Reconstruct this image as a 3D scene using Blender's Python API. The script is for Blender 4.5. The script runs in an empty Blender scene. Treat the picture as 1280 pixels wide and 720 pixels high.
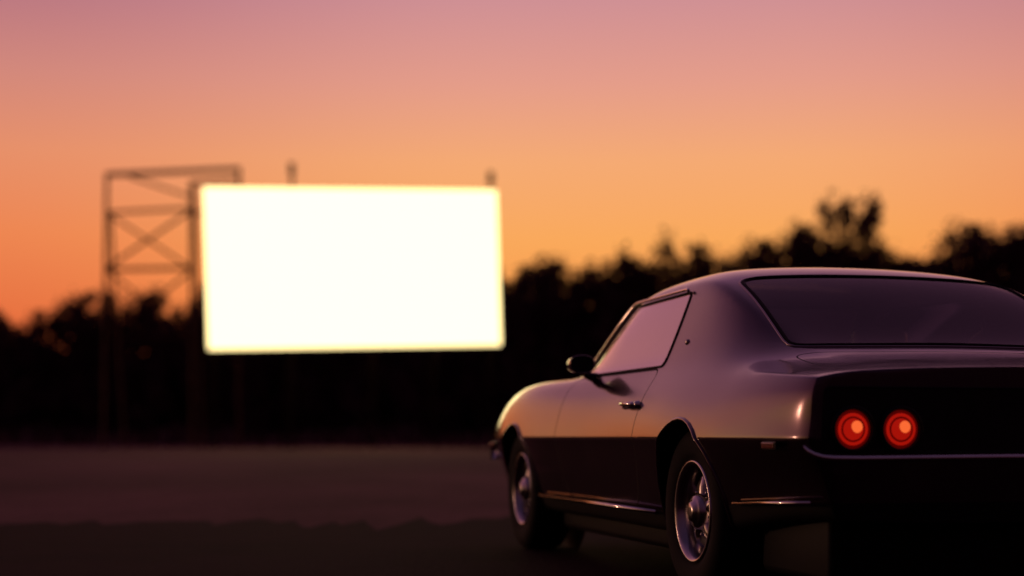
import bpy, bmesh, math, random
from mathutils import Vector, Matrix
import numpy as np
random.seed(7)
scene=bpy.context.scene
COL=scene.collection
try:
    scene.view_settings.view_transform='Standard'; scene.view_settings.look='None'; scene.view_settings.exposure=0
except Exception: pass

def lin(c):
    r=[]
    for v in c:
        v/=255.0
        r.append(v/12.92 if v<=0.04045 else ((v+0.055)/1.055)**2.4)
    return (r[0],r[1],r[2],1.0)

# ---------------- materials ----------------
def mat(name,base,rough=0.5,metal=0.0,coat=0.0,coat_r=0.05,noise=None,bump=None,emis=None,emis_s=0.0,spec=0.5):
    m=bpy.data.materials.new(name); m.use_nodes=True
    nt=m.node_tree; b=nt.nodes['Principled BSDF']
    b.inputs['Base Color'].default_value=(*base,1); b.inputs['Roughness'].default_value=rough
    b.inputs['Metallic'].default_value=metal
    b.inputs['Coat Weight'].default_value=coat; b.inputs['Coat Roughness'].default_value=coat_r
    b.inputs['Specular IOR Level'].default_value=spec
    if emis:
        b.inputs['Emission Color'].default_value=(*emis,1); b.inputs['Emission Strength'].default_value=emis_s
    tc=nt.nodes.new('ShaderNodeTexCoord')
    if noise:
        sc,amt=noise
        n=nt.nodes.new('ShaderNodeTexNoise'); n.inputs['Scale'].default_value=sc; n.inputs['Detail'].default_value=6
        nt.links.new(tc.outputs['Object'],n.inputs['Vector'])
        mr=nt.nodes.new('ShaderNodeMapRange'); mr.inputs['To Min'].default_value=1-amt; mr.inputs['To Max'].default_value=1+amt
        mr.inputs['From Min'].default_value=.3; mr.inputs['From Max'].default_value=.7
        nt.links.new(n.outputs['Fac'],mr.inputs['Value'])
        vm=nt.nodes.new('ShaderNodeVectorMath'); vm.operation='SCALE'; vm.inputs[0].default_value=base
        nt.links.new(mr.outputs['Result'],vm.inputs['Scale'])
        nt.links.new(vm.outputs['Vector'],b.inputs['Base Color'])
    if bump:
        sc,st=bump
        n=nt.nodes.new('ShaderNodeTexNoise'); n.inputs['Scale'].default_value=sc; n.inputs['Detail'].default_value=8
        nt.links.new(tc.outputs['Object'],n.inputs['Vector'])
        bp=nt.nodes.new('ShaderNodeBump'); bp.inputs['Strength'].default_value=st
        nt.links.new(n.outputs['Fac'],bp.inputs['Height']); nt.links.new(bp.outputs['Normal'],b.inputs['Normal'])
    return m

M_paint=mat('car_paint',(0.046,0.015,0.027),0.21,0.75,coat=.85,coat_r=0.04,noise=(3.0,0.2),bump=(1.1,.06))
# faint film of dust: patchy roughness on the paint
_nt=M_paint.node_tree; _b=_nt.nodes['Principled BSDF']
_tc=_nt.nodes.new('ShaderNodeTexCoord'); _n=_nt.nodes.new('ShaderNodeTexNoise'); _n.inputs['Scale'].default_value=4.5; _n.inputs['Detail'].default_value=8; _n.inputs['Roughness'].default_value=.7
_m=_nt.nodes.new('ShaderNodeMapRange'); _m.inputs['From Min'].default_value=.35; _m.inputs['From Max'].default_value=.65; _m.inputs['To Min'].default_value=.02; _m.inputs['To Max'].default_value=.15
_nt.links.new(_tc.outputs['Object'],_n.inputs['Vector']); _nt.links.new(_n.outputs['Fac'],_m.inputs['Value']); _nt.links.new(_m.outputs['Result'],_b.inputs['Coat Roughness'])
M_black=mat('black_trim',(0.004,0.002,0.003),0.6,spec=0.12)
M_panel=mat('tail_panel_black',(0.006,0.002,0.004),0.5,noise=(9,.2),spec=.25)
M_chrome=mat('chrome',(0.82,0.77,0.72),0.12,1.0,noise=(6,.06))
M_dchrome=mat('aged_chrome',(0.32,0.27,0.27),0.2,1.0,noise=(6,.1))
M_rub=mat('tyre_rubber',(0.006,0.004,0.005),0.8,bump=(60,.2),spec=.15)
M_rim=mat('wheel_metal',(0.5,0.46,0.46),0.22,1.0,noise=(12,.1))
M_rimdark=mat('wheel_dark',(0.02,0.015,0.02),0.5,0.6)
M_seat=mat('seat_vinyl',(0.02,0.013,0.015),0.5,bump=(40,.1))
M_red=mat('tail_lens_red',(0.10,0.002,0.001),0.3,noise=(20,.3),emis=(1.0,0.006,0.003),emis_s=0.07,spec=.3)
M_redmid=mat('tail_lens_glow',(0.2,0.003,0.002),0.3,noise=(20,.3),emis=(1.0,0.016,0.006),emis_s=0.36,spec=.3)
M_redhot=mat('tail_lens_lit',(0.35,0.02,0.01),0.3,noise=(20,.3),emis=(1.0,0.15,0.035),emis_s=0.95,spec=.3)
M_amber=mat('marker_lens',(0.16,0.012,0.008),0.2,coat=.5)
M_lamp=mat('headlight_glass',(0.6,0.6,0.58),0.05,0.0,coat=1.0)
M_steel=mat('weathered_steel',(0.10,0.032,0.022),0.8,0.1,noise=(2,.3),spec=.2)
M_dsteel=mat('dark_steel',(0.020,0.008,0.008),0.9,0.0,noise=(2,.3),spec=.1)
M_bark=mat('bark',(0.045,0.022,0.022),0.9,bump=(8,.5),noise=(4,.3))

def glass_mat(name,tint,boost,add=.02):
    m=bpy.data.materials.new(name); m.use_nodes=True; nt=m.node_tree
    for n in list(nt.nodes):
        if n.type!='OUTPUT_MATERIAL': nt.nodes.remove(n)
    out=[n for n in nt.nodes if n.type=='OUTPUT_MATERIAL'][0]
    tr=nt.nodes.new('ShaderNodeBsdfTransparent'); tr.inputs[0].default_value=(*tint,1)
    gl=nt.nodes.new('ShaderNodeBsdfGlossy'); gl.inputs['Roughness'].default_value=.04; gl.inputs[0].default_value=(.97,.92,.95,1)
    fr=nt.nodes.new('ShaderNodeFresnel'); fr.inputs['IOR'].default_value=1.52
    ma=nt.nodes.new('ShaderNodeMath'); ma.operation='MULTIPLY_ADD'; ma.inputs[1].default_value=boost; ma.inputs[2].default_value=add; ma.use_clamp=True
    nt.links.new(fr.outputs[0],ma.inputs[0])
    mx=nt.nodes.new('ShaderNodeMixShader'); nt.links.new(ma.outputs[0],mx.inputs[0])
    nt.links.new(tr.outputs[0],mx.inputs[1]); nt.links.new(gl.outputs[0],mx.inputs[2]); nt.links.new(mx.outputs[0],out.inputs[0])
    return m
M_glass=glass_mat('window_glass',(.9,.8,.8),2.4,.10)
M_wglass=glass_mat('windshield_glass',(.95,.92,.92),.8,0)
M_rglass=glass_mat('rear_glass',(.85,.74,.76),.7,.0)

def leaf_mat(name,c1,c2):
    m=bpy.data.materials.new(name); m.use_nodes=True; nt=m.node_tree; b=nt.nodes['Principled BSDF']
    b.inputs['Roughness'].default_value=.8; b.inputs['Specular IOR Level'].default_value=.1
    tc=nt.nodes.new('ShaderNodeTexCoord'); n=nt.nodes.new('ShaderNodeTexNoise'); n.inputs['Scale'].default_value=.7; n.inputs['Detail'].default_value=4
    nt.links.new(tc.outputs['Object'],n.inputs['Vector'])
    cr=nt.nodes.new('ShaderNodeValToRGB'); cr.color_ramp.elements[0].position=.35; cr.color_ramp.elements[1].position=.65
    cr.color_ramp.elements[0].color=(*c1,1); cr.color_ramp.elements[1].color=(*c2,1)
    nt.links.new(n.outputs['Fac'],cr.inputs[0]); nt.links.new(cr.outputs[0],b.inputs['Base Color'])
    return m
M_leaf=leaf_mat('foliage',(.090,.036,.044),(.150,.066,.070))

# ---------------- helpers ----------------
def mkobj(name,verts,faces,mats,parent=None,smooth=True,fmats=None):
    me=bpy.data.meshes.new(name); me.from_pydata([tuple(v) for v in verts],[],faces); me.update()
    for m in (mats if isinstance(mats,(list,tuple)) else [mats]): me.materials.append(m)
    for i,p in enumerate(me.polygons):
        p.use_smooth=smooth
        if fmats: p.material_index=fmats[i]
    o=bpy.data.objects.new(name,me); COL.objects.link(o)
    if parent: o.parent=parent
    return o
def empty(name,loc=(0,0,0),rotz=0,parent=None,label=None,cat=None):
    o=bpy.data.objects.new(name,None); o.location=loc; o.rotation_euler=(0,0,rotz); COL.objects.link(o)
    o.empty_display_size=.3
    if parent: o.parent=parent
    if label: o['label']=label
    if cat: o['category']=cat
    return o
class MB:
    def __init__(s): s.v=[]; s.f=[]; s.m=[]
    def add(s,v,f,m=0):
        b=len(s.v); s.v+= [tuple(x) for x in v]; s.f+=[tuple(b+i for i in q) for q in f]; s.m+=[m]*len(f)
    def tube(s,path,r,n=8,closed=False,m=0,flat=None):
        P=[Vector(p) for p in path]; N=len(P); vs=[]; up0=None
        for i in range(N):
            a=P[i-1] if (i>0 or closed) else P[i]; c=P[(i+1)%N] if (i<N-1 or closed) else P[i]
            t=(c-a); 
            if t.length<1e-9: t=Vector((0,0,1))
            t.normalize()
            ref=Vector((0,0,1)) if abs(t.z)<.95 else Vector((1,0,0))
            if up0 is None: u=t.cross(ref).normalized()
            else:
                u=up0-t*up0.dot(t)
                u=u.normalized() if u.length>1e-6 else t.cross(ref).normalized()
            up0=u; w=t.cross(u)
            rr=r[i] if isinstance(r,(list,tuple)) else r
            for k in range(n):
                a_=2*math.pi*k/n; vs.append(P[i]+u*math.cos(a_)*rr+w*math.sin(a_)*rr)
        fs=[]
        for i in range(N if closed else N-1):
            j=(i+1)%N
            for k in range(n):
                k2=(k+1)%n; fs.append((i*n+k,i*n+k2,j*n+k2,j*n+k))
        if not closed:
            fs.append(tuple(range(n))[::-1]); fs.append(tuple((N-1)*n+k for k in range(n)))
        s.add(vs,fs,m)
    def beam(s,a,b,w,m=0): s.tube([a,b],w*.7,4,m=m)
    def box(s,c,d,m=0,rot=None):
        vs=[]
        for x in(-1,1):
            for y in(-1,1):
                for z in(-1,1):
                    v=Vector((x*d[0]/2,y*d[1]/2,z*d[2]/2))
                    if rot: v=rot@v
                    vs.append(v+Vector(c))
        s.add(vs,[(0,1,3,2),(4,6,7,5),(0,4,5,1),(2,3,7,6),(0,2,6,4),(1,5,7,3)],m)
    def lathe(s,prof,center,axis='y',n=48,m=0,sgn=1):
        vs=[];fs=[]
        for r,a in prof:
            for k in range(n):
                t=2*math.pi*k/n
                if axis=='y': vs.append((center[0]+r*math.cos(t),center[1]+a*sgn,center[2]+r*math.sin(t)))
                else: vs.append((center[0]+a*sgn,center[1]+r*math.cos(t),center[2]+r*math.sin(t)))
        for i in range(len(prof)-1):
            for k in range(n):
                k2=(k+1)%n; fs.append((i*n+k,i*n+k2,(i+1)*n+k2,(i+1)*n+k))
        s.add(vs,fs,m)
    def obj(s,name,mats,parent=None,smooth=True):
        return mkobj(name,s.v,s.f,mats,parent,smooth,s.m)
def bevel(o,w,seg=3,sub=0):
    m=o.modifiers.new('bevel','BEVEL'); m.width=w; m.segments=seg; m.limit_method='ANGLE'; m.angle_limit=.6

# ---------------- CAR ----------------
TH=math.radians(103.7)
car=empty('car',(1.558,6.509,0),TH,label='dark glossy classic fastback coupe parked on dark asphalt',cat='car')
SOFF=-1.10   # local x = s - 1.10
ST=[
(0.00,.872,.34,.62,(.862,.770),(.845,.820),(.76,.840),(.63,.850),(.48,.856),(.33,.860),(.16,.863),.864),
(0.05,.900,.34,.62,(.885,.775),(.857,.826),(.77,.847),(.64,.857),(.48,.863),(.33,.867),(.16,.870),.871),
(0.28,.930,.33,.62,(.905,.785),(.862,.840),(.765,.860),(.64,.870),(.49,.877),(.33,.881),(.16,.884),.885),
(0.56,.945,.30,.62,(.905,.797),(.848,.862),(.755,.893),(.665,.908),(.55,.917),(.38,.922),(.18,.926),.927),
(0.74,.950,.27,.62,(.897,.804),(.83,.880),(.75,.925),(.685,.965),(.62,.984),(.42,.984),(.20,.986),.988),
(1.05,.950,.25,.62,(.889,.812),(.818,.900),(.758,.985),(.715,1.075),(.668,1.155),(.53,1.166),(.26,1.170),1.174),
(1.32,.945,.23,.62,(.882,.814),(.81,.906),(.765,.985),(.718,1.12),(.674,1.255),(.57,1.288),(.27,1.302),1.306),
(1.56,.935,.22,.62,(.874,.814),(.805,.907),(.770,.975),(.715,1.12),(.664,1.282),(.565,1.336),(.28,1.356),1.362),
(1.80,.925,.22,.62,(.868,.814),(.80,.903),(.773,.955),(.712,1.12),(.654,1.285),(.555,1.346),(.28,1.370),1.376),
(2.15,.916,.22,.62,(.862,.816),(.80,.902),(.773,.950),(.708,1.12),(.645,1.284),(.55,1.346),(.28,1.370),1.376),
(2.40,.915,.22,.62,(.864,.818),(.80,.902),(.773,.950),(.706,1.12),(.640,1.276),(.545,1.334),(.28,1.358),1.364),
(2.58,.915,.22,.62,(.867,.822),(.80,.905),(.773,.950),(.714,1.10),(.643,1.236),(.54,1.292),(.28,1.326),1.334),
(2.82,.920,.22,.62,(.872,.827),(.80,.910),(.770,.945),(.73,1.02),(.682,1.100),(.56,1.148),(.29,1.195),1.205),
(3.05,.925,.22,.62,(.877,.832),(.805,.914),(.758,.932),(.705,.950),(.645,.965),(.54,.980),(.28,1.025),1.04),
(3.20,.930,.22,.62,(.880,.837),(.81,.917),(.74,.928),(.660,.925),(.580,.925),(.45,.935),(.24,.950),.957),
(3.50,.940,.23,.62,(.885,.842),(.815,.922),(.73,.932),(.640,.922),(.540,.918),(.41,.928),(.20,.943),.950),
(3.84,.945,.25,.62,(.885,.845),(.81,.926),(.72,.932),(.630,.915),(.530,.908),(.40,.915),(.20,.930),.937),
(4.20,.935,.28,.61,(.870,.833),(.79,.908),(.70,.908),(.610,.888),(.510,.880),(.38,.885),(.19,.898),.905),
(4.48,.900,.31,.60,(.835,.793),(.75,.862),(.66,.862),(.570,.845),(.480,.838),(.36,.842),(.18,.855),.862),
(4.66,.850,.34,.60,(.785,.728),(.70,.792),(.62,.795),(.530,.785),(.440,.780),(.34,.785),(.17,.80),.81),
(4.76,.780,.38,.58,(.710,.660),(.63,.702),(.56,.706),(.480,.705),(.400,.705),(.30,.71),(.15,.72),.725),
]
def ring(st):
    s,wm,zb,zc,sh,be,p9,p10,p11,p12,p13,z14=st
    x=s+SOFF
    L=[(0,zb),(wm*.80,zb),(wm*.895,zb+.015),(wm*.930,zb+.12 if zb<.3 else (zb+zc)/2),(wm-.018,zc-.055),(wm,zc),(wm-.012,zc+.07 if zc+.07<sh[1] else (zc+sh[1])/2),sh,be,p9,p10,p11,p12,p13,(0,z14)]
    r=[(x,y,z) for y,z in L]+[(x,-y,z) for y,z in L[-2:0:-1]]
    return r
NR=28
V=[];F=[]
for st in ST: V+=ring(st)
for i in range(len(ST)-1):
    for k in range(NR):
        k2=(k+1)%NR; F.append((i*NR+k,i*NR+k2,(i+1)*NR+k2,(i+1)*NR+k))
def capf(b,flip):
    fs=[(b+0,b+1,b+27)]
    for i in range(1,13): fs.append((b+i,b+i+1,b+28-(i+1),b+28-i))
    fs.append((b+13,b+14,b+15))
    return [f[::-1] if flip else f for f in fs]
F+=capf(0,True); F+=capf((len(ST)-1)*NR,False)
me=bpy.data.meshes.new('cage'); me.from_pydata(V,[],F)
bm=bmesh.new(); bm.from_mesh(me); bmesh.ops.recalc_face_normals(bm,faces=bm.faces)
cl=bm.edges.layers.float.new('crease_edge'); bm.verts.ensure_lookup_table()
nS=len(ST)
for e in bm.edges:
    a,b=sorted((e.verts[0].index,e.verts[1].index)); ra,rb=a//NR,b//NR; ka,kb=a%NR,b%NR
    if ra==rb==0 and (abs(ka-kb)==1 or abs(ka-kb)==27): e[cl]=.96
    elif ra==rb==nS-1 and (abs(ka-kb)==1 or abs(ka-kb)==27): e[cl]=.3
    elif ra!=rb and ka==kb:
        if ka in(5,23): e[cl]=.65
        if ka in(2,26): e[cl]=.4
        if ka in(11,17) : e[cl]=.35
        if ka in(8,20) and ra<4: e[cl]=(.7,.7,.5,.25)[ra]
bm.to_mesh(me); bm.free()
tmp=bpy.data.objects.new('tmp',me); COL.objects.link(tmp)
md=tmp.modifiers.new('s','SUBSURF'); md.levels=3; md.render_levels=3
dg=bpy.context.evaluated_depsgraph_get(); dg.update()
ev=bpy.data.meshes.new_from_object(tmp.evaluated_get(dg)); bpy.data.objects.remove(tmp)
bm=bmesh.new(); bm.from_mesh(ev)
part=bm.faces.layers.int.new('part')
AX={'xz':(0,2),'yz':(1,2),'yx':(1,0)}
def cutpoly(poly,plane,filt):
    a,b=AX[plane]
    area=sum(poly[i][0]*poly[(i+1)%len(poly)][1]-poly[(i+1)%len(poly)][0]*poly[i][1] for i in range(len(poly)))
    if area<0: poly=poly[::-1]
    lo=[min(p[i] for p in poly)-.06 for i in(0,1)]; hi=[max(p[i] for p in poly)+.06 for i in(0,1)]
    cand=[]
    for f in bm.faces:
        c=f.calc_center_median()
        if lo[0]<c[a]<hi[0] and lo[1]<c[b]<hi[1] and filt(c,f.normal): cand.append(f)
    n=len(poly)
    for i in range(n):
        p,q=poly[i],poly[(i+1)%n]
        d=(q[0]-p[0],q[1]-p[1]); no=[0,0,0]; no[a]=-d[1]; no[b]=d[0]; co=[0,0,0]; co[a]=p[0]; co[b]=p[1]
        es=set(); vs=set()
        for f in cand: es.update(f.edges); vs.update(f.verts)
        r=bmesh.ops.bisect_plane(bm,geom=list(cand)+list(es)+list(vs),dist=1e-5,plane_co=co,plane_no=Vector(no).normalized())
        cand=list({g for g in r['geom'] if isinstance(g,bmesh.types.BMFace)})
    ins=[]
    for f in cand:
        c=f.calc_center_median(); ok=True
        for i in range(n):
            p,q=poly[i],poly[(i+1)%n]
            if (q[0]-p[0])*(c[b]-p[1])-(q[1]-p[1])*(c[a]-p[0])<0: ok=False;break
        if ok: ins.append(f)
    return ins
def rnd(poly,r=.05,k=4):
    out=[];n=len(poly)
    for i in range(n):
        p=Vector(poly[i]);a=Vector(poly[i-1]);b=Vector(poly[(i+1)%n])
        rr=min(r,(a-p).length*.45,(b-p).length*.45)
        s=p+(a-p).normalized()*rr;e=p+(b-p).normalized()*rr
        for j in range(k+1):
            t=j/k; q=s*(1-t)**2+p*2*t*(1-t)+e*t*t; out.append((q.x,q.y))
    return out
def grow(poly,d):
    n=len(poly); area=sum(poly[i][0]*poly[(i+1)%n][1]-poly[(i+1)%n][0]*poly[i][1] for i in range(n)); sg=1 if area>0 else -1
    out=[]
    for i in range(n):
        p=Vector(poly[i]);t=(Vector(poly[(i+1)%n])-Vector(poly[i-1])).normalized()
        out.append(tuple(p+Vector((t.y,-t.x))*sg*d))
    return out
X=lambda s:s+SOFF
for side in(1,-1):
    fl=lambda c,n,side=side: c.y*side>.5
    # black material on sill and lower quarter below the trim strips
    for f in cutpoly([(X(1.3),.10),(X(3.6),.10),(X(3.6),.312),(X(1.3),.312)],'xz',lambda c,n,side=side:c.y*side>.3): f[part]=1
    for f in cutpoly([(X(-.05),.10),(X(.80),.10),(X(.80),.372),(X(-.05),.412)],'xz',lambda c,n,side=side:c.y*side>.0): f[part]=1
    door=rnd([(X(1.83),.33),(X(2.93),.33),(X(3.00),.45),(X(2.985),.918),(X(1.72),.918),(X(1.72),.55)],.06)
    for f in cutpoly(grow(door,.004),'xz',fl): f[part]=1
    for f in cutpoly(grow(door,-.004),'xz',fl): f[part]=2 if side==1 else 3
    win=rnd([(X(1.70),.928),(X(2.96),.928),(X(2.50),1.246),(X(1.66),1.246)],.035)
    for f in cutpoly(win,'xz',fl): f[part]=4 if side==1 else 5
ws=rnd([(-.65,.975),(.65,.975),(.56,1.27),(-.56,1.27)],.05)
for f in cutpoly(ws,'yz',lambda c,n:c.x>X(2.42) and c.x<X(3.15) and n.x>.2 and abs(n.y)<.75): f[part]=6
rg=rnd([(-.650,X(.67)),(.650,X(.67)),(.61,X(1.33)),(-.61,X(1.33))],.08)
for f in cutpoly(rg,'yx',lambda c,n:c.z>.85 and n.z>.2): f[part]=7
tl=rnd([(-.70,X(.035)),(.70,X(.035)),(.67,X(.60)),(-.67,X(.60))],.04)
for f in cutpoly(grow(tl,.003),'yx',lambda c,n:c.z>.7 and n.z>.2): f[part]=1
for f in cutpoly(grow(tl,-.003),'yx',lambda c,n:c.z>.7 and n.z>.2): f[part]=8
hd=rnd([(-.62,X(3.17)),(.62,X(3.17)),(.50,X(4.62)),(-.50,X(4.62))],.04)
for f in cutpoly(grow(hd,.004),'yx',lambda c,n:c.z>.6 and n.z>.2): f[part]=1
for f in cutpoly(grow(hd,-.004),'yx',lambda c,n:c.z>.6 and n.z>.2): f[part]=10
tp=rnd([(-.835,.575),(.835,.575),(.825,.790),(-.825,.790)],.02)
for f in cutpoly(tp,'yz',lambda c,n:c.x<X(.03) and n.x<-.7): f[part]=9
archloops=[]
for sx in(1.10,3.84):
    for side in(1,-1):
        R=.362; pol=[(X(sx)+R*math.cos(2*math.pi*k/36),.335+R*math.sin(2*math.pi*k/36)) for k in range(36)]
        ins=cutpoly(pol,'xz',lambda c,n,side=side:c.y*side>.66)
        insS=set(ins)
        rim=list({e for f in ins for e in f.edges if sum(1 for g in e.link_faces if g in insS)==1})
        pts=[]
        for e in rim:
            for v in e.verts:
                if abs(v.co.y)>.8: pts.append(v.co.copy())
        archloops.append((sx,side,pts))
        bmesh.ops.delete(bm,geom=ins,context='FACES')
        rim=[e for e in rim if e.is_valid and all(abs(v.co.y)>.8 for v in e.verts)]
        r=bmesh.ops.extrude_edge_only(bm,edges=rim)
        for g in r['geom']:
            if isinstance(g,bmesh.types.BMVert): g.co.y=side*.60
            if isinstance(g,bmesh.types.BMFace): g[part]=1
def extract(ids,name,mats,parent,matmap=None):
    b2=bm.copy(); pl=b2.faces.layers.int['part']
    bmesh.ops.delete(b2,geom=[f for f in b2.faces if f[pl] not in ids],context='FACES')
    bmesh.ops.delete(b2,geom=[v for v in b2.verts if not v.link_faces],context='VERTS')
    for f in b2.faces:
        f.smooth=True; f.material_index=(matmap or {}).get(f[pl],0)
    m=bpy.data.meshes.new(name); b2.to_mesh(m)
    be=[e for e in b2.edges if len(e.link_faces)==1]; adj={}
    for e in be:
        a,b=e.verts; adj.setdefault(a,[]).append(b); adj.setdefault(b,[]).append(a)
    loops=[];seen=set()
    for v in adj:
        if v in seen: continue
        lp=[v];seen.add(v);cur=v
        while True:
            nx=[w for w in adj[cur] if w not in seen]
            if not nx: break
            cur=nx[0];seen.add(cur);lp.append(cur)
        loops.append([q.co.copy() for q in lp])
    b2.free()
    for mm in mats: m.materials.append(mm)
    o=bpy.data.objects.new(name,m); COL.objects.link(o); o.parent=parent
    loops.sort(key=len,reverse=True)
    return o,loops
body,_=extract([0,1],'body',[M_paint,M_black],car,{1:1})
doorL,_=extract([2],'door',[M_paint],car)
doorR,_=extract([3],'door',[M_paint],car)
def thin(L):
    L2=[L[0]]
    for q in L[1:]:
        if (q-L2[-1]).length>.012: L2.append(q)
    if (L2[-1]-L2[0]).length<.012: L2.pop()
    return L2
for pid,nm,par in((4,'side_window',doorL),(5,'side_window',doorR),(6,'windshield',car),(7,'rear_window',car)):
    o,lp=extract([pid],nm,[{7:M_rglass,6:M_wglass}.get(pid,M_glass)],par); 
    L2=thin(lp[0]); mb=MB()
    mb.tube(L2,.006 if pid!=7 else .005,8,closed=True)
    t=mb.obj('window_trim',[M_black if pid!=7 else M_dchrome],o)
    if pid==7:
        mb=MB(); c=sum(L2,Vector())/len(L2)
        mb.tube([q+(c-q).normalized()*.014 for q in L2],.010,8,closed=True); mb.obj('window_seal',[M_black],o)
    if pid in(4,5):
        sd=1 if pid==4 else -1
        top=[q for q in L2 if q.z>1.236 or (q.x>X(2.42) and q.z>.96)]
        top.sort(key=lambda q:q.x)
        cl_=[];
        for q in top:
            if cl_ and (q-cl_[-1]).length>.35: continue
            cl_.append(q+Vector((0.006,0.012*sd,.014)))
        mb=MB(); mb.tube(cl_,.007,8); mb.obj('drip_rail',[M_chrome],par)
trunk,_=extract([8],'trunk_lid',[M_paint],car)
hood,_=extract([10],'hood',[M_paint],car)
tpan,lp=extract([9],'tail_panel',[M_panel],car)
mb=MB(); mb.tube(thin(lp[0]),.004,6,closed=True); mb.obj('panel_trim',[M_panel],tpan)
bm.free()
for sx,side,pts in archloops:
    pts=[p for p in pts if p.z>.26]
    cx=X(sx)
    def ang(p):
        a=math.atan2(p.z-.335,p.x-cx); return a if a>-1.5 else a+6.283
    pts.sort(key=ang); L=[]
    for p in pts:
        if not L or (p-L[-1]).length>.01: L.append(p)
    mb=MB(); mb.tube(L,.009,8); mb.obj('wheel_arch_trim',[M_paint],body)
    mw=MB(); n=36; vs=[(cx,side*.60,.335)]+[(cx+.37*math.cos(2*math.pi*k/n),side*.60,.335+.37*math.sin(2*math.pi*k/n)) for k in range(n)]
    mw.add(vs,[(0,1+k,1+(k+1)%n) for k in range(n)]); mw.obj('wheel_well',[M_black],body)
def make_wheel(sx,side):
    w=empty('wheel',(X(sx),side*.775,.335),0,car)
    if side<0: w.rotation_euler=(0,0,math.pi)
    mb=MB()
    prof=[(.195,.085),(.205,.100),(.235,.112),(.275,.116),(.305,.108),(.322,.092),(.330,.07),(.333,.03),(.333,0),(.333,-.03),(.330,-.07),(.322,-.092),(.305,-.108),(.25,-.115),(.195,-.1)]
    mb.lathe(prof,(0,0,0),n=64)
    for a in(-.05,-.017,.017,.05):
        mb.lathe([(.3345,a-.006),(.329,a-.005),(.329,a+.005),(.3345,a+.006)],(0,0,0),n=64)
    mb.obj('tyre',[M_rub],w)
    mb=MB()
    mb.lathe([(.196,.075),(.205,.098),(.200,.107),(.190,.106),(.178,.090),(.168,.060),(.165,.02),(.165,-.08)],(0,0,0),n=64)
    mb.lathe([(.166,.02),(.15,.035),(.135,.05)],(0,0,0),n=64,m=1)
    mb.lathe([(.135,.05),(.075,.058)],(0,0,0),n=64,m=1)
    mb.lathe([(.075,.056),(.070,.085),(.058,.098),(.04,.103),(.036,.112),(.015,.114),(.0005,.114)],(0,0,0),n=48,m=0)
    for k in range(5):
        a=2*math.pi*k/5+.3
        c,s_=math.cos(a),math.sin(a); tx,tz=-s_,c
        vs=[]
        for r,wd,y in((.06,.030,.075),(.10,.026,.072),(.135,.030,.062),(.168,.038,.035)):
            for sg,dy in((-1,-.018),(-.55,0),(.55,0),(1,-.018)):
                vs.append((c*r+tx*wd*sg,y+dy,s_*r+tz*wd*sg))
        fs=[(i*4+j,i*4+j+1,(i+1)*4+j+1,(i+1)*4+j) for i in range(3) for j in range(3)]
        mb.add(vs,fs,0)
        a2=a+math.pi/5; mb.lathe([(.0005,.07),(.006,.069),(.008,.055)],(.09*math.cos(a2),0,.09*math.sin(a2)),n=8)
    mb.obj('rim',[M_rim,M_rimdark],w)
for sx in(1.10,3.84):
    for side in(1,-1): make_wheel(sx,side)
mb=MB(); mb.tube([(X(1.10),-.7,.33),(X(1.10),.7,.33)],.045,10); mb.obj('axle',[M_black],car)
mb=MB(); mb.tube([(X(3.84),-.7,.30),(X(3.84),.7,.30)],.03,10); mb.obj('axle',[M_black],car)
mb=MB(); mb.box((X(2.3),0,.22),(2.3,1.5,.16)); mb.box((X(.42),0,.26),(.60,1.5,.26)); o=mb.obj('underbody_shade',[M_black],car); bevel(o,.03)  # black underbody boxes, enlarged to keep the gap beneath the car dark
for y in(.730,.559,-.559,-.730):
    t=empty('tail_light',(X(-.002),y,.652),0,car)
    mb=MB(); mb.lathe([(.063,-.004),(.065,.016),(.071,.020),(.079,.012),(.081,-.004)],(0,0,0),axis='x',n=40,sgn=-1); mb.obj('light_ring',[M_panel],t)
    mb=MB(); mb.lathe([(.064,.002),(.058,.006),(.053,.008)],(0,0,0),axis='x',n=40,sgn=-1,m=0)
    mb.lathe([(.053,.008),(.042,.0095)],(0,0,0),axis='x',n=40,sgn=-1,m=1)
    mb.lathe([(.042,.0095),(.036,.0105)],(0,0,0),axis='x',n=40,sgn=-1,m=0)
    mb.lathe([(.036,.0105),(.024,.0122),(.0005,.0135)],(0,0,0),axis='x',n=40,sgn=-1,m=1)
    mb.lathe([(.020,.0125),(.014,.0165),(.0005,.018)],(0,-.012,.008),axis='x',n=32,sgn=-1,m=2)
    mb.obj('lens',[M_red,M_redmid,M_redhot],t)
def bumper(path,h,t,z,name,mt,dz=None):
    mb=MB(); n=len(path); sec=[(0,-h/2),(t*.7,-h/2*.95),(t,-h*.2),(t,h*.2),(t*.75,h/2*.9),(0,h/2)]
    vs=[];
    for i,p in enumerate(path):
        a=Vector(path[max(i-1,0)]);b=Vector(path[min(i+1,n-1)]);tg=(b-a).normalized();no=Vector((tg.y,-tg.x))
        for d,zz in sec: vs.append((p[0]+no.x*d,p[1]+no.y*d,z+zz+(dz[i] if dz else 0)))
    k=len(sec); fs=[]
    for i in range(n-1):
        for j in range(k): fs.append((i*k+j,i*k+(j+1)%k,(i+1)*k+(j+1)%k,(i+1)*k+j))
    fs.append(tuple(range(k)));fs.append(tuple((n-1)*k+j for j in range(k))[::-1])
    mb.add(vs,fs); return mb.obj(name,[mt],car)
half=[(.03,.886,.03),(.012,.879,.018),(-.006,.862,.006),(-.016,.835,-.002),(-.022,.80,-.005),(-.030,.70,-.006),(-.035,.45,-.004),(-.04,.2,-.002),(-.04,0,-.002)]
pr=[(X(s),y) for s,y,q in half]+[(X(s),-y) for s,y,q in half[-2::-1]]
dz=[q for s,y,q in half]+[q for s,y,q in half[-2::-1]]
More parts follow.
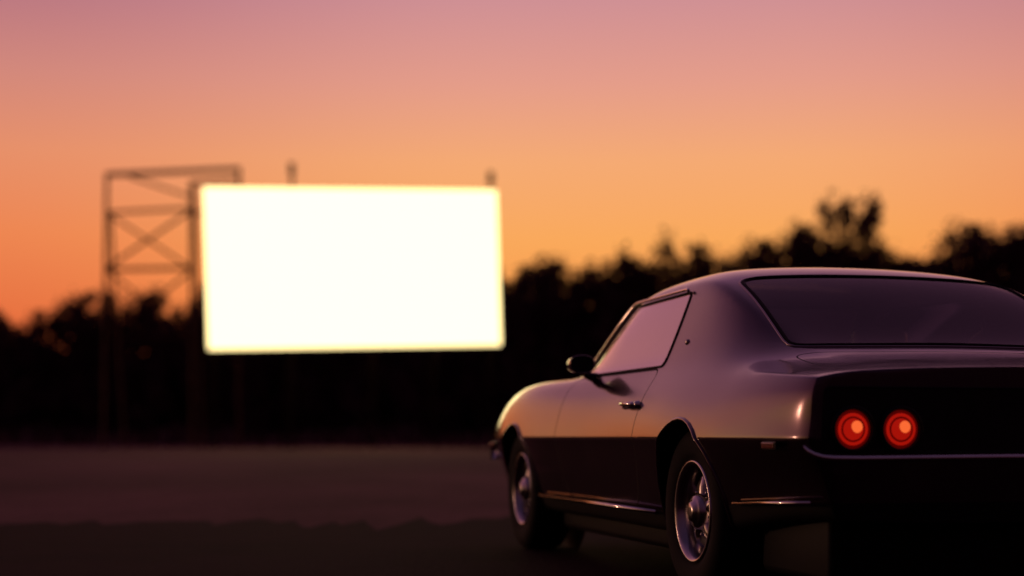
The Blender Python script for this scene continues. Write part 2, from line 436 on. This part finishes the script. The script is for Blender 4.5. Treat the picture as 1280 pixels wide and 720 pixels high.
bumper(pr[::-1],.018,.022,.562,'rear_bumper',M_chrome,dz[::-1])
fh=[(4.50,.905),(4.62,.875),(4.70,.83),(4.75,.77),(4.79,.68),(4.81,.50),(4.82,.25),(4.82,0)]
pf=[(X(s),y) for s,y in fh]+[(X(s),-y) for s,y in fh[-2::-1]]
bumper(pf,.10,.04,.54,'front_bumper',M_chrome)
for side in(1,-1):
    mb=MB(); mb.tube([(X(3.42),side*.886,.315),(X(2.4),side*.872,.312),(X(1.52),side*.886,.315)],.009,8); mb.obj('rocker_trim',[M_chrome],body)
    mb=MB(); mb.tube([(X(.64),side*.890,.385),(X(.3),side*.872,.40),(X(.06),side*.848,.41)],.007,8); mb.obj('valance_trim',[M_chrome],body)
    for s0,y0,z0 in((.21,.930,.598),(4.36,.925,.58)):
        mb=MB(); mb.box((X(s0),side*(y0-.003),z0),(.12,.014,.028),0); mb.box((X(s0),side*(y0+.002),z0),(.105,.014,.020),1)
        o=mb.obj('marker_light',[M_panel,M_amber],car,smooth=False); bevel(o,.003)
HS=-.11
for side,dr in((1,doorL),(-1,doorR)):
    mb=MB(); 
    mb.tube([(X(1.88+HS),side*.890,.765),(X(1.90+HS),side*.908,.768),(X(1.96+HS),side*.913,.770),(X(2.03+HS),side*.911,.770),(X(2.06+HS),side*.893,.768)],[.009,.010,.008,.008,.008],8)
    mb.lathe([(.0005,.022),(.014,.020),(.017,.010),(.019,0)],(X(1.855+HS),side*.886,.765),n=16,sgn=side)
    mb.box((X(1.965+HS),side*.888,.765),(.21,.010,.03))
    mb.obj('door_handle',[M_chrome],dr)
    vs=[];fs=[];nu,nv=14,18; M0=2.60
    for i in range(nu+1):
        t=i/nu; xx=X(M0)+.17*t; rr=math.sqrt(max(0,1-t**2.0))
        for k in range(nv):
            a=2*math.pi*k/nv; cy=math.copysign(abs(math.cos(a))**.75,math.cos(a)); cz=math.copysign(abs(math.sin(a))**.75,math.sin(a))
            vs.append((xx,side*(.890+.060*rr*cy),.975+.042*rr*cz))
    for i in range(nu):
        for k in range(nv):
            k2=(k+1)%nv; fs.append((i*nv+k,i*nv+k2,(i+1)*nv+k2,(i+1)*nv+k))
    mb=MB(); mb.add(vs,fs,0); mb.add([(v[0]+.012,side*.890+(v[1]-side*.890)*.88,.975+(v[2]-.975)*.88) for v in vs[:nv]],[tuple(range(nv))],1)
    mb.tube([(X(M0+.08),side*.80,.912),(X(M0+.08),side*.84,.925),(X(M0+.07),side*.87,.952)],[.028,.02,.02],10,m=0)
    mb.tube(vs[:nv],.003,6,closed=True,m=2)
    mb.obj('side_mirror',[M_paint,M_panel,M_dchrome],dr)
    mb=MB()
    mb.lathe([(.0005,.004),(.010,.003),(.013,-.002),(.014,-.01)],(X(1.50),side*.757,1.02),n=20,sgn=side)
    mb.obj('emblem',[M_dchrome],body)
    h=empty('headlight',(X(4.735),side*.62,.64),0,car)
    mb=MB(); mb.lathe([(.0005,.035),(.04,.032),(.07,.022),(.085,.005)],(0,0,0),axis='x',n=32); mb.obj('lens',[M_lamp],h)
    mb=MB(); mb.lathe([(.085,.0),(.088,.03),(.098,.032),(.104,.0)],(0,0,0),axis='x',n=32); mb.obj('bezel',[M_chrome],h)
mb=MB()
mb.box((X(4.765),0,.60),(.02,.7,.16),1)
for i in range(7): mb.box((X(4.778),0,.54+i*.02),(.01,.68,.004),0)
mb.obj('grille',[M_chrome,M_black],car,smooth=False)
def seat(x,y,w):
    e=empty('seat',(x,y,.30),0,car)
    mb=MB(); mb.box((.02,0,.10),(.52,w,.18)); mb.box((-.25,0,.40),(.14,w,.58),rot=Matrix.Rotation(-.22,3,'Y')); o=mb.obj('seat_cushion',[M_seat],e); bevel(o,.045,4)
    mb=MB()
    if w<.8: mb.box((-.36,0,.74),(.09,.26,.17),rot=Matrix.Rotation(-.2,3,'Y'))
    else: mb.box((-.38,0,.64),(.10,w*.94,.10))
    o=mb.obj('headrest',[M_seat],e); bevel(o,.035,4)
seat(X(2.35),.36,.54); seat(X(2.35),-.36,.54); seat(X(1.55),0,1.2)
mb=MB(); mb.box((X(2.95),0,.84),(.32,1.38,.14)); o=mb.obj('dashboard',[M_seat],car); bevel(o,.03)
mb=MB(); mb.box((X(.98),0,.88),(.45,1.1,.03)); o=mb.obj('parcel_shelf',[M_seat],car); bevel(o,.01)
mb=MB(); c=Vector((X(2.62),.38,.96)); R=Matrix.Rotation(-1.15,3,'Y')
mb.tube([c+R@Vector((.185*math.cos(a),.185*math.sin(a),0)) for a in [2*math.pi*k/32 for k in range(32)]],.015,8,closed=True)
mb.tube([c,c+Vector((.25,0,-.09))],.02,8)
for a in(0,math.pi,math.pi*1.5): mb.tube([c,c+R@Vector((.18*math.cos(a+math.pi/2),.18*math.sin(a+math.pi/2),0))],.010,6)
mb.obj('steering_wheel',[M_black],car)

# ---------------- GROUND ----------------
def ground_mat(name,c1,c2,rough,sc,bst,stretch=1.0):
    m=bpy.data.materials.new(name); m.use_nodes=True; nt=m.node_tree; b=nt.nodes['Principled BSDF']
    b.inputs['Roughness'].default_value=rough; b.inputs['Specular IOR Level'].default_value=.05
    tc=nt.nodes.new('ShaderNodeTexCoord'); mp=nt.nodes.new('ShaderNodeMapping'); mp.inputs['Scale'].default_value=(1,stretch,1)
    nt.links.new(tc.outputs['Object'],mp.inputs['Vector'])
    n=nt.nodes.new('ShaderNodeTexNoise'); n.inputs['Scale'].default_value=sc; n.inputs['Detail'].default_value=8; n.inputs['Roughness'].default_value=.65
    n2=nt.nodes.new('ShaderNodeTexNoise'); n2.inputs['Scale'].default_value=sc*60; n2.inputs['Detail'].default_value=4
    nt.links.new(mp.outputs['Vector'],n.inputs['Vector']); nt.links.new(tc.outputs['Object'],n2.inputs['Vector'])
    ad=nt.nodes.new('ShaderNodeMath'); ad.operation='MULTIPLY_ADD'; ad.inputs[1].default_value=.35; 
    nt.links.new(n2.outputs['Fac'],ad.inputs[0]); nt.links.new(n.outputs['Fac'],ad.inputs[2])
    cr=nt.nodes.new('ShaderNodeValToRGB'); cr.color_ramp.elements[0].position=.55; cr.color_ramp.elements[1].position=.80
    cr.color_ramp.elements[0].color=(*c1,1); cr.color_ramp.elements[1].color=(*c2,1)
    nt.links.new(ad.outputs[0],cr.inputs[0]); nt.links.new(cr.outputs[0],b.inputs['Base Color'])
    bp=nt.nodes.new('ShaderNodeBump'); bp.inputs['Strength'].default_value=bst; bp.inputs['Distance'].default_value=.02
    nt.links.new(n2.outputs['Fac'],bp.inputs['Height']); nt.links.new(bp.outputs[0],b.inputs['Normal'])
    return m
M_ground=ground_mat('dusty_gravel',(.085,.034,.038),(.215,.090,.094),.95,.16,.6,.45)
M_asph=ground_mat('old_asphalt',(.014,.0036,.0056),(.026,.0080,.0110),.9,.5,.7)
g=mkobj('ground',[(-900,-300,0),(900,-300,0),(900,1500,0),(-900,1500,0)],[(0,1,2,3)],M_ground,smooth=False); g['kind']='structure'
edge=[]
for i in range(801):
    x=-40+i*.1
    y=11.8+.10*min(x,6)+.5*math.sin(x*.35+1)+.25*math.sin(x*1.7)+random.gauss(0,.4)
    if x<-12: y+=.10*(-12-x)
    edge.append((x,y,.004))
mkobj('road',edge+[(40,-30,.004),(-40,-30,.004)],[tuple(range(len(edge)+2))[::-1]],M_asph,smooth=False)['kind']='structure'
hv=[];hf=[];nx=120
for j,(yy,f) in enumerate(((124,0),(129,.80),(140,.84),(170,0))):
    for i in range(nx+1):
        x=-180+360*i/nx; hv.append((x,yy,f*(8.4+.5*math.sin(x*.13)+.4*math.sin(x*.31)+(2.2 if x>-22 else 0)+(.7 if x>3 else 0))*(1 if abs(x)<110 else max(0,1-(abs(x)-110)/70))-.02))
for j in range(3):
    for i in range(nx): hf.append((j*(nx+1)+i,j*(nx+1)+i+1,(j+1)*(nx+1)+i+1,(j+1)*(nx+1)+i))
M_ridge=ground_mat('added_ridge_dark',(.03,.014,.016),(.05,.025,.027),.95,.2,.5)
mkobj('added_ridge',hv,hf,M_ridge)['kind']='structure'  # ridge added behind the trees to block bright sky through the gaps

# ---------------- SCREEN ----------------
scr=empty('drive_in_screen',(-7.80,80.5,0),math.atan2(4.0,14.6),label='glowing blank white outdoor movie screen on steel posts',cat='movie screen')
m=bpy.data.materials.new('lit_screen'); m.use_nodes=True; nt=m.node_tree; b=nt.nodes['Principled BSDF']
b.inputs['Base Color'].default_value=(.5,.5,.48,1); b.inputs['Roughness'].default_value=.9
b.inputs['Emission Color'].default_value=(1,.78,.345,1); b.inputs['Emission Strength'].default_value=2.7
W=14.75; zb,zt=5.06,12.95; zc=(zb+zt)/2; RO=-math.radians(1.7)
mb=MB(); mb.box((0,0,0),(W,.06,zt-zb)); o=mb.obj('screen_panel',[m],scr,smooth=False); o.location=(0,0,zc); o.rotation_euler=(0,RO,0)
mb=MB(); mb.box((0,.12,0),(W-.15,.08,zt-zb-.15))
for z in (zb+.5-zc,0,zt-.5-zc): mb.box((0,.3,z),(W-.2,.2,.2))
o=mb.obj('backing_frame',[M_dsteel],scr,smooth=False); o.location=(0,0,zc); o.rotation_euler=(0,RO,0)
for x,top in((-W/2+.5,zt-.4),(-3.1,14.2),(1.0,zt-.3),(4.2,zt-.3),(W/2-.25,14.2)):
    mb=MB(); mb.tube([(x,.55,0),(x,.55,top)],.09,8)
    mb.beam((x,.55,zb),(x,4.0,0),.08); mb.beam((x,.55,top*.7),(x,4.0,0),.08)
    if top>14: mb.box((x-.03,.5,top-.3),(.28,.2,.6))
    mb.obj('support_post',[M_dsteel],scr,smooth=False)

# ---------------- STEEL TOWER ----------------
tw=empty('steel_tower',(-19.0,86,0),0,label='rusty open lattice steel frame tower beside the screen',cat='tower')
A=Vector((-21.35,85,0));B=Vector((-17.0,85.5,0));C=Vector((-15.4,91,0))
def P(p,z,dx=0,dy=0): return (p.x+19.0+dx,p.y-86+dy,z)
for p,h,l in((A,14.5,-.18),(B,14.15,.06),(C,15.8,0)):
    mb=MB(); mb.beam(P(p,0,l),P(p,h),.155); mb.obj('post',[M_steel],tw,smooth=False)
mb=MB(); mb.beam(P(A,0,.95),P(A,12.4,.18),.12); mb.obj('post',[M_steel],tw,smooth=False)
mb=MB(); mb.beam(P(B,0,.65),P(B,14.1,.12),.11); mb.obj('post',[M_steel],tw,smooth=False)
def bars(nm,L):
    for a,b_,w_ in L:
        mb=MB(); mb.beam(a,b_,w_); mb.obj(nm,[M_steel],tw,smooth=False)
bars('cross_beam',[(P(A,14.4),P(C,15.7),.20),(P(B,14.05),P(C,15.1),.16),(P(A,12.4),P(B,12.7),.13),(P(A,9.4),P(B,9.55),.15),(P(B,12.4),P(C,13.5),.12),(P(A,5.8),P(B,5.9),.11)])
bars('diagonal_brace',[(P(A,14.3,1.2),P(B,13.3),.10),(P(A,12.4),P(B,9.5),.10),(P(B,12.6),P(A,9.5),.12),(P(A,9.4),P(B,5.8),.10),(P(B,9.4),P(A,5.8),.11)])

# ---------------- TREES ----------------
def leafquad(mb,c,s):
    u=Vector((random.gauss(0,1),random.gauss(0,1),random.gauss(0,1))).normalized(); w=u.orthogonal().normalized()
    w=Matrix.Rotation(random.uniform(0,6.28),3,u)@w; v=u.cross(w)
    a=w*s; b=v*s*random.uniform(.5,.9)
    mb.v+= [tuple(c-a),tuple(c-b*.9),tuple(c+a),tuple(c+b*.9)]; n=len(mb.v); mb.f.append((n-4,n-3,n-2,n-1)); mb.m.append(0)
def tree_meshes(seed,spread):
    random.seed(seed); tr=MB(); cr=MB(); H=10.0; tips=[]
    lean=Vector((random.uniform(-.3,.3),random.uniform(-.3,.3),0))
    path=[Vector((0,0,0))+lean*(i/6)**2+Vector((random.uniform(-.05,.05),random.uniform(-.05,.05),0))*i for i in range(7)]
    for i,p in enumerate(path): p.z=i/6*H*.82
    tr.tube(path,[.24*(1-i/7.5) for i in range(7)],8)
    for k in range(22):
        t=random.uniform(.15,.98); i=min(int(t*6),5); f=t*6-i; base=path[i].lerp(path[i+1],f)
        a=random.uniform(0,6.28); ln=spread*random.uniform(.5,1.0)*(1.15-.6*abs(t-.6)*1.2)
        d=Vector((math.cos(a),math.sin(a),random.uniform(.3,1.3))); mid=base+d*ln*.5+Vector((0,0,.1)); end=base+d*ln+Vector((0,0,random.uniform(-.1,.5)))
        tr.tube([base,mid,end],[.09*(1.1-t*.6),.055,.02],5); tips+= [end,mid]
        for q in range(2):
            a2=a+random.uniform(-1,1); e2=mid+Vector((math.cos(a2),math.sin(a2),random.uniform(.1,1.1)))*ln*.5
            tr.tube([mid,e2],[.035,.012],4); tips.append(e2)
    tips.append(path[-1]+Vector((0,0,.4)))
    mz=max(t.z for t in tips)-.3
    for c in tips:
        c.z=min(c.z,mz); r=random.uniform(.20,.42)
        for q in range(random.randint(22,40)):
            o_=Vector((random.gauss(0,r),random.gauss(0,r),random.gauss(0,r*.85)))
            if o_.length>2.3*r: o_*=.5
            leafquad(cr,c+o_,random.uniform(.10,.20))
    out=[]
    for mbx,nm,mt in((tr,'trunk',M_bark),(cr,'crown',M_leaf)):
        me=bpy.data.meshes.new(nm); me.from_pydata(mbx.v,[],mbx.f); me.materials.append(mt); out.append(me)
    zl=sorted(v[2] for v in cr.v); zs=zl[int(len(zl)*.988)]
    return out,zs
variants=[tree_meshes(100+i,(1.6,2.0,2.4)[i%3]) for i in range(9)]
prof=[(-75,10),(-60,9),(-50,10),(-44,9.6),(-40,9.7),(-38,9.7),(-36,9.3),(-34.3,9.6),(-32.5,11.3),(-30.8,10.3),(-29,11.2),(-26,11.0),(-23,11.2),(-19,11),(-15,10.8),(-11,11),(-8,11.7),(-4,12.4),(0,12.9),(2,13.4),(4,13.6),(7.1,13.7),(10,13.8),(12.5,14.8),(14.2,14.2),(16,13.8),(19,14.8),(21.4,15.5),(23.2,15.3),(26,14.2),(27.4,13.9),(28.8,13.7),(30.3,13.9),(32.5,14.4),(34.5,16.0),(36.2,15.8),(38,16.1),(44,15.5),(52,17),(60,15),(75,15)]
def ph(x): return float(np.interp(x,[p[0] for p in prof],[p[1] for p in prof]))
random.seed(21)
def add_tree(x,y,h,vi=None,wide=1.0,lab='dark leafy tree silhouetted at the field edge'):
    (mt,mc),zs=variants[vi if vi is not None else random.randrange(9)]
    e=empty('tree',(x,y,0),random.uniform(0,6.28),label=lab,cat='tree'); s=h/zs; e.scale=(s*wide,s*wide,s); e['group']='trees along the field edge'
    for me,nm in((mt,'trunk'),(mc,'crown')):
        o=bpy.data.objects.new(nm,me); COL.objects.link(o); o.parent=e
for x,h in prof:
    if -60<=x<=60: add_tree(x,118+random.uniform(-2,2),h*random.uniform(.98,1.0),wide=.78)
add_tree(24.1,117,17.7,wide=.62,vi=1,lab='tall slender dark tree rising above the tree line')
add_tree(22.2,119,16.3,wide=.6)
x=-58
while x<60:
    add_tree(x,122+random.uniform(-2,3),ph(x)*random.uniform(.88,.98),wide=.85); x+=random.uniform(1.4,2.4)
mb=MB(); random.seed(5)
for i in range(56000):
    x=random.uniform(-78,78); hh=ph(x)*(.80+.05*math.sin(x*1.3)+.04*math.sin(x*3.1+1)); z=hh*random.random()
    leafquad(mb,Vector((x,random.uniform(119,128),z)),random.uniform(.25,.5))
for i in range(12000):
    x=random.uniform(-70,70); y=119-24*random.random()**2.2; leafquad(mb,Vector((x,y,random.uniform(0,.25+(y-95)/24*(1.1+.4*math.sin(x*.5))))),random.uniform(.15,.4))
o=mb.obj('undergrowth',[M_leaf],smooth=False); o['kind']='stuff'

# ---------------- WORLD ----------------
w=bpy.data.worlds.new('World'); scene.world=w; w.use_nodes=True; nt=w.node_tree
bg=nt.nodes['Background']; tc=nt.nodes.new('ShaderNodeTexCoord'); sx=nt.nodes.new('ShaderNodeSeparateXYZ')
nrm=nt.nodes.new('ShaderNodeVectorMath'); nrm.operation='NORMALIZE'
nt.links.new(tc.outputs['Generated'],nrm.inputs[0]); nt.links.new(nrm.outputs[0],sx.inputs[0])
def ramp(stops):
    r=nt.nodes.new('ShaderNodeValToRGB'); e=r.color_ramp.elements
    e[0].position=stops[0][0]; e[0].color=lin(stops[0][1]); e[1].position=stops[-1][0]; e[1].color=lin(stops[-1][1])
    for p,c in stops[1:-1]:
        q=e.new(p); q.color=lin(c)
    nt.links.new(sx.outputs['Z'],r.inputs[0]); return r
rc=ramp([(0,(234,118,54)),(.06,(249,148,68)),(.12,(250,169,92)),(.168,(245,170,116)),(.213,(229,157,138)),(.262,(207,144,149)),(.5,(135,88,118)),(1,(62,44,76))])
rl=ramp([(0,(204,84,46)),(.06,(230,108,60)),(.12,(238,134,82)),(.168,(231,144,106)),(.213,(210,136,124)),(.262,(182,117,130)),(.5,(125,80,108)),(1,(62,44,76))])
rb=ramp([(0,(40,18,26)),(.1,(54,28,38)),(.3,(60,36,52)),(1,(54,40,66))])
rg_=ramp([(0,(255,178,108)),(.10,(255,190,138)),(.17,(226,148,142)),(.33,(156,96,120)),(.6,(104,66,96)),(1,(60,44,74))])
az=nt.nodes.new('ShaderNodeMath'); az.operation='ARCTAN2'; nt.links.new(sx.outputs['X'],az.inputs[0]); nt.links.new(sx.outputs['Y'],az.inputs[1])
def mrange(a,b,c=0,d=1):
    m=nt.nodes.new('ShaderNodeMapRange'); m.interpolation_type='SMOOTHSTEP'
    m.inputs['From Min'].default_value=a; m.inputs['From Max'].default_value=b; m.inputs['To Min'].default_value=c; m.inputs['To Max'].default_value=d
    nt.links.new(az.outputs[0],m.inputs['Value']); return m
def mix(f,a,b):
    m=nt.nodes.new('ShaderNodeMix'); m.data_type='RGBA'; nt.links.new(f,m.inputs[0]); nt.links.new(a,m.inputs[6]); nt.links.new(b,m.inputs[7]); return m.outputs[2]
R=math.radians
f1=mrange(R(-19),R(0)) ; c1=mix(f1.outputs[0],rl.outputs[0],rc.outputs[0])
f2=mrange(R(9),R(24),0,.7) ; c2=mix(f2.outputs[0],c1,rl.outputs[0])
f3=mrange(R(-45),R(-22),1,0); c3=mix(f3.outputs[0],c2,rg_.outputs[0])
ab=nt.nodes.new('ShaderNodeMath'); ab.operation='ABSOLUTE'; nt.links.new(az.outputs[0],ab.inputs[0])
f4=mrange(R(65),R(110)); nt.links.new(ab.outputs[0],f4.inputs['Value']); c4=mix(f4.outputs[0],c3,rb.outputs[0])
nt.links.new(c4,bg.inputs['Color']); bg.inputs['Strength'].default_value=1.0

sd=bpy.data.lights.new('sun','SUN'); sd.energy=.22; sd.angle=R(3); sd.color=(1,.5,.32)
so=bpy.data.objects.new('sun',sd); COL.objects.link(so); so.location=(-60,60,30)
d=Vector((math.sin(R(-62)),math.cos(R(-62)),math.tan(R(5)))); so.rotation_euler=d.to_track_quat('Z','Y').to_euler()

# ---------------- CAMERA ----------------
cd=bpy.data.cameras.new('camera'); cam=bpy.data.objects.new('camera',cd); COL.objects.link(cam); scene.camera=cam
cam.location=(0,0,.63); cam.rotation_euler=(R(90),0,0); cd.lens=56.7; cd.sensor_width=36; cd.shift_y=185/1280; cd.clip_end=4000
cd.dof.use_dof=True; cd.dof.focus_distance=6.1; cd.dof.aperture_fstop=1.05
